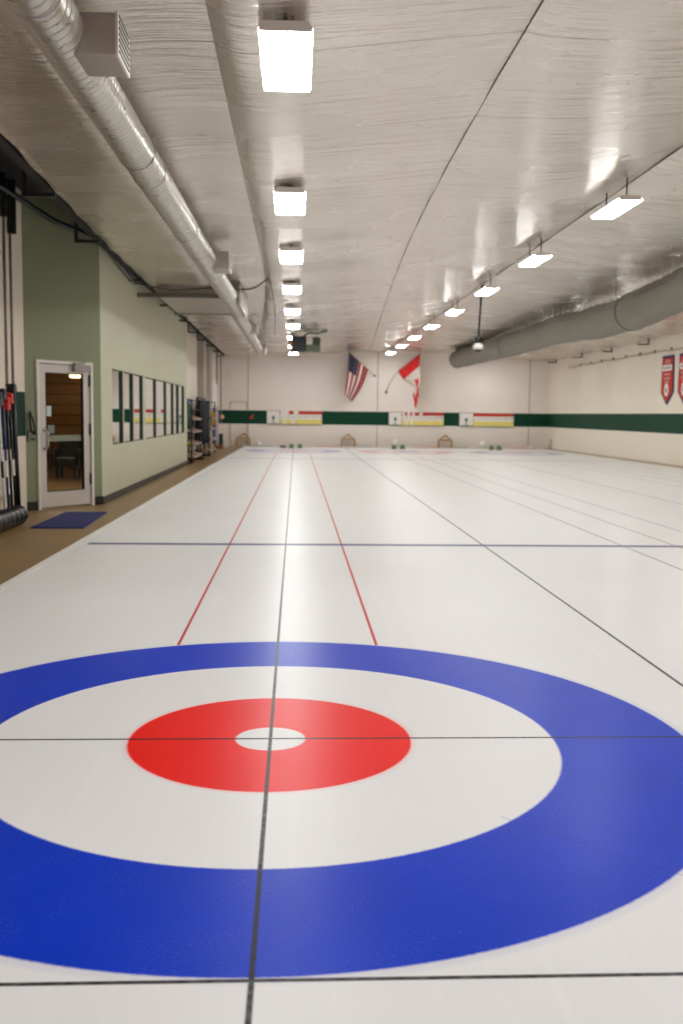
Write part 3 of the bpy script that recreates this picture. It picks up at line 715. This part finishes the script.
def Pca(s, t):
    hx, hz = 5.25 - .86 * s, 3.96 - .72 * s
    mx_, mz_ = 5.24 - .60 * s, 3.45 - .55 * s
    ex, ez = 5.27 - .17 * s, 2.15 - (.35 if .3 < s < .8 else .05) + .1 * math.sin(s * 6)
    if t < .25: k = t / .25; x, z = hx + (mx_ - hx) * k, hz + (mz_ - hz) * k
    else: k = (t - .25) / .75; x = mx_ + (ex - mx_) * min(1, k * 2.6) + .05 * math.sin(k * 6) ; z = mz_ + (ez - mz_) * k
    return (x, yf + .45 * s + .07 * math.sin(s * 12 + t * 4) * (.2 + t), z)
def leafmi(s, t):
    if t < .25 or t > .75: return 0
    u, v = (s - .5) / .24, (t - .5) / .12
    rr = math.hypot(u, v); a = math.atan2(v, u)
    return 0 if (rr < .45 + .45 * abs(math.cos(2.5 * a)) and abs(u) < .95) else 1
cloth(Pca, 30, 36, [fred, fwhite], leafmi, 'flag_cloth', r)
b = MB(); b.tube([(5.28, 37.18, 4.0), (4.35, 37.66, 3.2), (4.05, 37.70, 2.75), (3.92, 37.76, 2.42)], .012, 6); b.build('flag_pole', M['grey_metal'], r)
b = MB(); b.lathe([(.04, 0), (.07, .05), (.02, .10)], (3.91, 37.73, 2.32), 10); b.build('pole_bracket', M['grey_metal'], r)

# ------------------------------------------------------------------ far wall: foot of the wall
def aframe(x, lab):
    r = thing('wooden_rack', (x, 37.5, .0), lab, 'wooden stand', None); w_ = .27; y0, y1 = 37.40, 37.62
    for yy in (y0, y1):
        for s in (-1, 1): b = MB(); b.bar((x + s * w_, yy, .0), (x + s * w_, yy, .34), .04); b.build('post', M['wood'], r)
    for yy in (y0, y1):
        b = MB(); b.prism([(x - w_ - .03, .34), (x - w_ + .02, .34), (x, .54), (x + w_ - .02, .34), (x + w_ + .03, .34), (x, .60)], yy - .02, yy + .02); b.build('gable', M['wood'], r)
    b = MB(); b.bar((x - w_, y0, .36), (x + w_, y0, .36), .05); b.bar((x - w_, y1, .36), (x + w_, y1, .36), .05); b.bar((x - w_, y0, .36), (x - w_, y1, .36), .04); b.bar((x + w_, y0, .36), (x + w_, y1, .36), .04); b.build('crossbar', M['wood'], r)
    b = MB(); b.box((x - w_, y0, .0), (x + w_, y1, .03)); b.build('base', M['wood'], r)
aframe(-2.15 if False else -2.10, 'left of three gabled wooden stands at the foot of the far wall')
aframe(2.31, 'middle gabled wooden stand, below the striped flag')
aframe(6.43, 'right gabled wooden stand, between the middle and right scoreboards')
for (xa, xb, mt, cname, where) in ((-1.92, -.94, 'seafoam', 'grey-green', 'left of three, by the left wooden stand'), (.95, 1.98, 'orange', 'orange', 'left of three, ahead of the middle wooden stand'), (2.62, 3.25, 'seafoam', 'grey-green', 'middle of three, right of the middle stand'),
                              (5.12, 6.10, 'orange', 'orange', 'middle of three, left of the right stand'), (6.72, 7.35, 'seafoam', 'grey-green', 'right of three, right of the right stand'), (9.21, 10.28, 'orange', 'orange', 'right of three, near the right corner')):
    b = MB(); b.box((xa, 37.2, -.03), (xb, 37.32, .075)); tag(b.build('foam_bumper', M[mt], bevel=.015), '%s foam bumper at the far wall, %s' % (cname, where), 'bumper')
for i, x in enumerate((0, 4.25, 8.45)):
    lab = ('below the left scoreboard', 'below the middle scoreboard', 'below the right scoreboard')[i]
    for k, dx in enumerate((-.08, .27) if i != 2 else (-.2, .12)):
        r = thing('foot_hack', (x + dx, 36.6, 0), 'dark green rubber foot hack on the ice %s, %s of its pair' % (lab, ('left', 'right')[k]), 'foot hack')
        b = MB(); b.prism([(36.50, 0), (36.72, 0), (36.72, .16), (36.66, .17)], x + dx - .09, x + dx + .09, 'yz'); b.build('wedge', M['greenhack'], r, bevel=.01)
        b = MB(); b.box((x + dx - .11, 36.44, 0), (x + dx + .11, 36.78, .02)); b.build('base_plate', M['dark_metal'], r)
for x, h_, lab in ((-1.44, .22, 'small white plastic jug left of the left foot hacks'), (4.30, .40, 'tall white plastic jug behind the middle foot hacks'), (8.02, .36, 'tall white plastic jug left of the right foot hacks'), (10.05, .14, 'low white tub on the floor near the right corner')):
    r = thing('plastic_jug', (x, 37.45, 0), lab, 'jug')
    b = MB(); b.lathe([(.10, 0), (.12, .02), (.12, h_ * .75), (.05, h_ * .92)], (x, 37.48, 0), 16); b.build('jug_body', M['white'], r, smooth=True)
    b = MB(); b.lathe([(.045, 0), (.045, h_ * .08)], (x, 37.48, h_ * .92), 12); b.build('cap', M['white_metal'], r)
r = thing('curling_stone', (-.42, 36.55, 0), 'pale granite curling stone left of the left foot hacks', 'curling stone')
b = MB(); b.lathe([(.08, 0), (.13, .03), (.145, .06), (.13, .10), (.07, .12)], (-.42, 36.55, 0), 18); b.build('stone_body', M['grey_metal'], r, smooth=True)
b = MB(); b.tube([(-.42, 36.62, .12), (-.42, 36.62, .17), (-.42, 36.50, .18), (-.42, 36.46, .16)], .015, 8); b.build('handle', M['white_metal'], r)
r = thing('water_pipe', (10.7, 36.9, 0), 'thin bent standpipe at the foot of the right wall corner', 'pipe')
b = MB(); b.tube(smooth_pts([(10.78, 36.8, -.03), (10.78, 36.8, .38), (10.75, 36.72, .45), (10.7, 36.62, .40)]), .016, 8); b.build('pipe', M['grey_metal'], r)
b = MB(); b.tube([(10.78, 37.1, -.03), (10.78, 37.1, .26)], .014, 6); b.build('stub', M['grey_metal'], r)
# small things on the far wall stripe
b = MB(); b.lathe([(.0, 0), (.10, .01), (.10, .05), (.03, .08)], (-3.02, 37.72, 1.24), 18, axis='y'); tag(b.build('wall_clock', paint('cream_disc', (236, 196, 160), .5), smooth=True), 'small round cream wall clock at the left end of the green stripe', 'clock')
b = MB(); b.prism([(-1.84, 1.17), (-1.78, 1.15), (-1.70, 1.25), (-1.70, 1.37), (-1.76, 1.37), (-1.78, 1.28), (-1.86, 1.22)], YF - .02, YF); tag(b.build('emblem_sign', M['redbrown']), 'small curved red emblem on the green stripe left of the left scoreboard', 'emblem')

# right wall: cable with clips, pennants
r = thing('wall_cable', (10.8, 28, 3.3), 'thin cable with clips strung along the upper right wall', 'cable')
b = MB(); b.tube([(10.80, y, 3.33 + .03 * math.sin(y * 1.2) ** 2) for y in [22 + .5 * k for k in range(26)]], .02, 6); b.build('strand', paint('dull_cable', (176, 160, 134), .6), r)
for k in range(9):
    y = 22.6 + 1.3 * k; b = MB(); b.box((10.79, y - .015, 3.32), (10.85, y + .015, 3.42)); b.build('clip', M['grey_metal'], r)
navy = paint('banner_navy', (52, 48, 92), .7); bred = paint('banner_red', (190, 40, 26), .7)
def pennant(y1, lab):
    y0 = y1 - .90; ym = (y0 + y1) / 2; r = thing('pennant_banner', (10.82, ym, 1.78), lab, 'banner')
    b = MB(); b.prism([(y0 + .02, 3.20), (y1 - .02, 3.20), (y1 + .02, 2.14), (ym, 1.78), (y0 - .02, 2.14)], 10.815, 10.83, 'yz'); b.build('border', navy, r)
    b = MB(); b.prism([(y0 + .06, 3.12), (y1 - .06, 3.12), (y1 - .03, 2.17), (ym, 1.86), (y0 + .03, 2.17)], 10.805, 10.818, 'yz'); b.build('field', bred, r)
    b = MB(); b.box((10.798, y0 + .1, 2.76), (10.806, y1 - .1, 2.93)); b.build('white_band', M['white'], r)
    for k, (z_, n_, w_, h_) in enumerate(((3.02, 3, .10, .10), (2.66, 6, .055, .07), (2.54, 6, .055, .06), (2.45, 4, .06, .05))):
        b = MB()
        for q_ in range(n_):
            yy = ym + (q_ - (n_ - 1) / 2) * (w_ * 1.45); b.box((10.799, yy - w_ / 2, z_ - h_ / 2), (10.806, yy - w_ / 2 + .018, z_ + h_ / 2)); b.box((10.799, yy - w_ / 2, z_ + (h_ / 2 - .018) * (1 if q_ % 2 else -1)), (10.806, yy + w_ / 2 - .01, z_ + (h_ / 2 - .018) * (1 if q_ % 2 else -1) + .016))
        b.build('lettering', M['white'], r)
    b = MB()
    for q_ in range(6):
        yy = ym + (q_ - 2.5) * .1; b.box((10.793, yy - .03, 2.81), (10.80, yy - .012, 2.88)); b.box((10.793, yy - .03, 2.84), (10.80, yy + .03, 2.855))
    b.build('band_lettering', navy, r)
    b = MB(); b.prism([(ym + .16 * math.cos(a), 2.22 + .19 * math.sin(a)) for a in [2 * math.pi * k / 20 for k in range(20)]], 10.795, 10.806, 'yz'); b.build('roundel', M['white'], r)
    b = MB(); b.prism([(ym + q_ * math.cos(a), 2.20 + q_ * math.sin(a)) for a, q_ in [(math.pi * k / 5 + math.pi / 2, .08 if k % 2 == 0 else .035) for k in range(10)]], 10.789, 10.796, 'yz'); b.build('star', navy, r)
pennant(24.56, 'whole red pointed pennant with a white roundel on the right wall')
pennant(23.28, 'red pointed pennant on the right wall, cut by the picture edge')

# ------------------------------------------------------------------ left far: conduit, panel, racks
b = MB(); b.tube([(-3.02, 37.2, .95), (-3.02, 37.2, 3.75)], .025, 8); tag(b.build('conduit_pipe', M['grey_metal']), 'grey vertical pipe in the far left corner', 'pipe')
b = MB(); b.tube([(-3.08, 35.9, 2.55), (-3.08, 35.9, 3.75)], .02, 6); tag(b.build('conduit_pipe', M['dark_metal']), 'dark thin pipe above the white board in the left corner', 'pipe')
b = MB(); b.box((-3.2, 34.6, 1.45), (-3.12, 36.6, 2.66)); tag(b.build('white_board', M['white'], bevel=.01), 'blank white board on the left wall above the far racks', 'board')
b = MB(); b.box((-3.08, 36.9, -.03), (-2.92, 37.1, .56)); tag(b.build('waste_bin', M['green_dark'], bevel=.03), 'narrow dark green bin standing in the far left corner', 'bin')
b = MB(); b.box((-3.18, 35.6, -.03), (-2.85, 36.4, .12)); tag(b.build('cardboard_box', M['brownwood'], bevel=.01), 'low brown box on the floor by the far left corner', 'box')

cols = [(178, 120, 90), (206, 160, 120), (190, 168, 50), (40, 36, 44), (196, 186, 176), (54, 66, 120), (200, 120, 130), (24, 24, 26), (120, 60, 60), (90, 96, 60)]
smats = [paint('shoe_fabric', c, .6) for c in cols]; SHN = ['tan', 'light brown', 'mustard yellow', 'charcoal', 'pale grey', 'navy', 'pink', 'black', 'maroon', 'olive']
def shoe_mesh(x, y, z, s=1.):
    """a sports shoe pointing to +x"""
    b = MB(); secs = [(-.13, .035, .10), (-.08, .038, .105), (-.02, .04, .085), (.05, .045, .06), (.11, .045, .045), (.145, .03, .03)]
    rings = []
    for (xx, hw, h_) in secs: rings.append([(x + xx * s, y - hw * s, z + .02), (x + xx * s, y - hw * s * .9, z + h_ * s * .7), (x + xx * s, y, z + h_ * s), (x + xx * s, y + hw * s * .9, z + h_ * s * .7), (x + xx * s, y + hw * s, z + .02)])
    vs = [p for g in rings for p in g]; fs = []
    for i in range(len(rings) - 1):
        for k in range(5): fs.append((i * 5 + k, i * 5 + (k + 1) % 5, (i + 1) * 5 + (k + 1) % 5, (i + 1) * 5 + k))
    fs += [(4, 3, 2, 1, 0), tuple(range(25, 30))]; b.add(vs, fs)
    b2 = MB(); b2.box((x - .14 * s, y - .045 * s, z), (x + .15 * s, y + .045 * s, z + .022)); return b, b2
def rack(y0, y1, h_, lab, shelves, ordinal):
    r = thing('shoe_rack', (-3.02, (y0 + y1) / 2, -.03), lab, 'rack'); x0, x1 = -3.18, -2.82
    b = MB()
    for yy in (y0, y1):
        for xx in (x0, x1): b.box((xx - .02, yy - .02, -.03), (xx + .02, yy + .02, h_))
        b.box((x0, yy - .015, h_ - .03), (x1, yy + .015, h_))
    b.build('uprights', M['dark_metal'], r)
    for z_ in shelves: b = MB(); b.box((x0, y0, z_ - .02), (x1, y1, z_)); b.build('shelf', M['dark_metal'], r)
    for si, z_ in enumerate(shelves[:-1]):
        n_ = int((y1 - y0 - .1) / .26)
        for k in range(n_):
            ci = (k * 3 + si * 2 + ordinal) % len(smats); yy = y0 + .18 + k * .26
            s1, s2 = shoe_mesh(-2.95, yy, z_, 1.3)
            t_ = thing('curling_shoe', (-2.98, yy, z_), '%s shoe on the %s shelf of the %s shoe rack' % (SHN[ci], ('bottom', 'second', 'third', 'fourth', 'fifth')[si], ('nearest', 'farther')[ordinal]), 'shoe', '%s shoes, shelf %d of the %s rack' % (SHN[ci], si + 1, ('nearest', 'farther')[ordinal]))
            s1.build('upper', smats[ci], t_, smooth=True); s2.build('sole', M['white'] if k % 3 else M['black'], t_)
rack(23.7, 26.2, 1.78, 'nearest black rack of shoes against the left wall, a green jacket on its end', [.12, .48, .84, 1.20, 1.50], 0)
rack(29.3, 31.6, 1.80, 'farther black rack of shoes on the left wall, beyond the hanging coats', [.12, .48, .84, 1.20, 1.55], 1)
def garment(x, y, zt, zb, wd, dp, mt, name, lab, cat, sleeve=True):
    r = thing(name, (x, y, zb), lab, cat)
    b = MB(); n = 16; prof = [(0, .25), (.06, .75), (.15, .95), (.5, .9), (.85, 1.), (1., 1.02)]
    for t_, k in prof:
        z_ = zt + (zb - zt) * t_
        for i in range(n):
            a = 2 * math.pi * i / n; f_ = 1 + .1 * math.sin(a * 5 + t_ * 4); b.v.append(Vector((x + dp * k * math.cos(a) * f_, y + wd * k * math.sin(a) * f_, z_)))
    for j in range(len(prof) - 1):
        for i in range(n): b.f.append([j * n + i, j * n + (i + 1) % n, (j + 1) * n + (i + 1) % n, (j + 1) * n + i]); b.mi.append(0)
    b.f.append(list(range(n))); b.mi.append(0); b.f.append(list(range((len(prof) - 1) * n, len(prof) * n))); b.mi.append(0)
    b.build('body', mt, r, smooth=True)
    if sleeve:
        for s in (-1, 1):
            b = MB(); b.tube([(x + .02, y + s * wd * .8, zt - .1), (x + .04, y + s * wd * 1.15, zt - .35), (x + .05, y + s * wd * 1.1, zt - .62)], [.06, .055, .045], 8); b.build('sleeve', mt, r, smooth=True)
    b = MB(); b.tube(smooth_pts([(x, y, zt - .02), (x, y, zt + .05), (x - .05, y, zt + .07), (-3.2 if y > 31 else x - .12, y, zt + .05)]), .008, 5); b.build('hanger_hook', M['grey_metal'], r)
    return r
green_cloth = paint('green_cloth', (14, 62, 34), .8); blue_cloth = paint('dusty_blue_cloth', (74, 92, 128), .8); blk_cloth = paint('black_cloth', (15, 15, 20), .85); navy_cloth = paint('navy_cloth', (18, 20, 34), .85); lil_cloth = paint('lilac_grey_cloth', (148, 138, 156), .8)
garment(-2.98, 23.62, 1.72, .95, .2, .14, green_cloth, 'jacket', 'dark green jacket hanging on the near end of the shoe rack', 'jacket')
garment(-2.98, 23.60, 1.80, 1.66, .12, .12, blue_cloth, 'cap', 'dusty blue cap on top of the green jacket', 'cap', False)
for k, (y, mt, nm) in enumerate(((26.7, blk_cloth, 'black coat nearest on the coat rail'), (27.15, blk_cloth, 'black coat second on the coat rail'), (27.6, navy_cloth, 'navy coat in the middle of the coat rail'), (28.05, blk_cloth, 'black coat fourth on the coat rail'), (28.5, navy_cloth, 'navy coat farthest on the coat rail'))):
    garment(-2.88, y, 1.80, .42 + .05 * (k % 3), .19, .15, mt, 'coat', nm, 'coat')
r = thing('coat_rail', (-3.0, 27.6, -.03), 'black coat rail with a bottom shelf between the shoe racks', 'rack')
b = MB(); b.box((-2.95, 26.4, 1.85), (-2.91, 28.8, 1.89)); b.build('rail', M['dark_metal'], r)
b = MB()
for yy in (26.4, 28.8): b = MB(); b.box((-2.96, yy - .02, -.03), (-2.90, yy + .02, 1.89)); b.box((-3.15, yy - .02, -.03), (-2.72, yy + .02, .03)); b.build('side_frame', M['dark_metal'], r)
b = MB(); b.box((-3.1, 26.4, .18), (-2.74, 28.8, .22)); b.build('bottom_shelf', M['brownwood'], r)
garment(-2.92, 32.9, 1.62, .25, .25, .14, lil_cloth, 'coat', 'lilac grey coat hanging just before the far left corner', 'coat')
garment(-2.95, 32.2, 1.45, .95, .18, .13, paint('mustard_cloth', (190, 160, 40), .8), 'bag', 'mustard yellow bag hanging beyond the farther shoe rack', 'bag', False)

# ------------------------------------------------------------------ left near: broom rack, roll, conduits, mat
b = MB(); b.tube([(-3.734, 9.22, -.03), (-3.734, 9.22, 4.69)], .018, 8); tag(b.build('conduit_pipe', M['grey_metal']), 'left of two vertical conduits on the white wall above the brooms', 'pipe')
b = MB(); b.tube([(-3.734, 9.50, -.03), (-3.734, 9.50, 4.69)], .018, 8); tag(b.build('conduit_pipe', M['grey_metal']), 'right of two vertical conduits on the white wall above the brooms', 'pipe')
b = MB(); b.tube([(-3.69, 9.05, 3.9), (-3.69, 9.05, 4.5)], .045, 10); b.tube([(-3.69, 9.45, 3.75), (-3.69, 9.45, 4.5)], .055, 10); tag(b.build('pipe_stub', M['black']), 'thick black pipe stubs in the dark corner above the conduits', 'pipe')
r = thing('broom_rack', (-3.68, 8.7, 0), 'white slatted broom rack on the left wall', 'rack')
b = MB(); b.box((-3.715, 7.3, .98), (-3.62, 9.1, 1.05)); b.build('upper_rail', M['white_metal'], r, bevel=.01)
b = MB(); b.box((-3.75, 7.3, .32), (-3.60, 9.1, .38)); b.build('lower_rail', M['white_metal'], r, bevel=.01)
b = MB()
for k in range(10): b.box((-3.748, 7.35 + k * .19, .34), (-3.70, 7.39 + k * .19, 1.0))
b.build('slats', M['white_metal'], r)
blueh = paint('blue_shaft', (30, 40, 100), .4)
heads = [(7.60, 'red', M['red'], blueh, 'blue'), (7.82, 'black', M['black'], M['white'], 'white'), (7.98, 'black', M['black'], blueh, 'dark blue'), (8.14, 'red', M['red'], M['black'], 'black'), (8.28, 'red', M['red'], M['black'], 'black'), (8.42, 'black', M['black'], M['black'], 'black')]
posn = ['first from the left picture edge', 'second from the left', 'third from the left', 'fourth from the left', 'fifth from the left', 'rightmost and tallest']
for k, (y, hc, hm, sm, sc_) in enumerate(heads):
    zt = 1.50 + (.22 if k == 5 else .05 * (k % 3)); r = thing('curling_broom', (-3.42, y, .16), '%s headed curling broom with %s shaft in the rack, %s' % (hc, sc_, posn[k]), 'broom')
    b = MB(); b.tube([(-3.40, y + .02, .18), (-3.44, y, zt)], .015 if k != 5 else .03, 8); b.build('shaft', sm, r, smooth=True)
    b = MB(); b.box((-3.52, y - .045, zt - .02), (-3.40, y + .045, zt + (.07 if k != 5 else .02))); b.box((-3.50, y - .065, zt - .06 - .03 * (k % 2)), (-3.40, y + .065, zt - .01)); b.build('broom_head', hm, r, bevel=.015)
    b = MB(); b.tube([(-3.412, y + .01, .60), (-3.418, y + .01, .80)], .019, 8); b.build('grip', M['black'] if k % 2 else M['white'], r)
for k, (y, zt, zb_) in enumerate(((7.7, 1.42, .98), (8.1, 1.40, .96), (8.48, 1.34, .92))):
    b = MB(); b.box((-3.66, y - .17, zb_), (-3.46, y + .17, zt)); tag(b.build('equipment_bag', blk_cloth, bevel=.03), 'black equipment bag hanging behind the brooms, %s' % ('nearest to the picture edge', 'middle of three', 'farthest of three')[k], 'bag')
b = MB(); prof = []; n = 90
b.tube([(-3.42 + .02 * (i / n), 6.7 + 1.78 * i / n, .095) for i in range(n + 1)], [.105 + .024 * abs(math.sin(i * math.pi / 9)) if 0 < i < n else .04 for i in range(n + 1)], 20)
tag(b.build('ribbed_black_roll', paint('black_rubber_roll', (20, 20, 19), .3), smooth=True), 'ribbed black rubber roll lying on the floor below the brooms', 'roll')
b = MB(); loop = [A(.05, -.04, 1.40), A(.04, -.05, 1.30), A(.06, -.05, 1.14), A(.11, -.05, 1.08), A(.13, -.05, 1.10), A(.09, -.05, 1.28), A(.05, -.04, 1.40)]
b.tube(smooth_pts(loop), .014, 6); tag(b.build('hanging_strap', M['black'], smooth=True), 'black looped strap hanging on the green wall left of the glass door', 'strap')
r = thing('wall_hook', A(.06, -.03, 1.0), 'small grey metal hook plate left of the glass door', 'hook')
b = MB(); b.box((.02, -.04, .98), (.12, 0, 1.12), F=A); b.build('plate', M['grey_metal'], r); b = MB(); b.tube([A(.07, -.03, 1.02), A(.09, -.1, .99), A(.1, -.11, 1.05)], .012, 6); b.build('hook', M['grey_metal'], r)
m = NT('blue_mat_pile'); P = m.pos(); m.set(color=m.mix(m.noise(P, 90, 3), s2l((26, 28, 78)), s2l((48, 52, 116))), rough=.95, normal=m.bump(m.noise(P, 120, 3), .6, .01))
b = MB(); b.add([(-3.15, 8.0, -.03), (-2.50, 8.0, -.03), (-2.58, 9.95, -.03), (-3.16, 9.9, -.03), (-3.14, 8.01, -.012), (-2.51, 8.01, -.012), (-2.59, 9.94, -.012), (-3.15, 9.89, -.012)],
      [(0, 3, 2, 1), (4, 5, 6, 7), (0, 1, 5, 4), (1, 2, 6, 5), (2, 3, 7, 6), (3, 0, 4, 7)]); tag(b.build('doormat', m.m), 'blue mat on the tan floor in front of the glass door', 'mat')
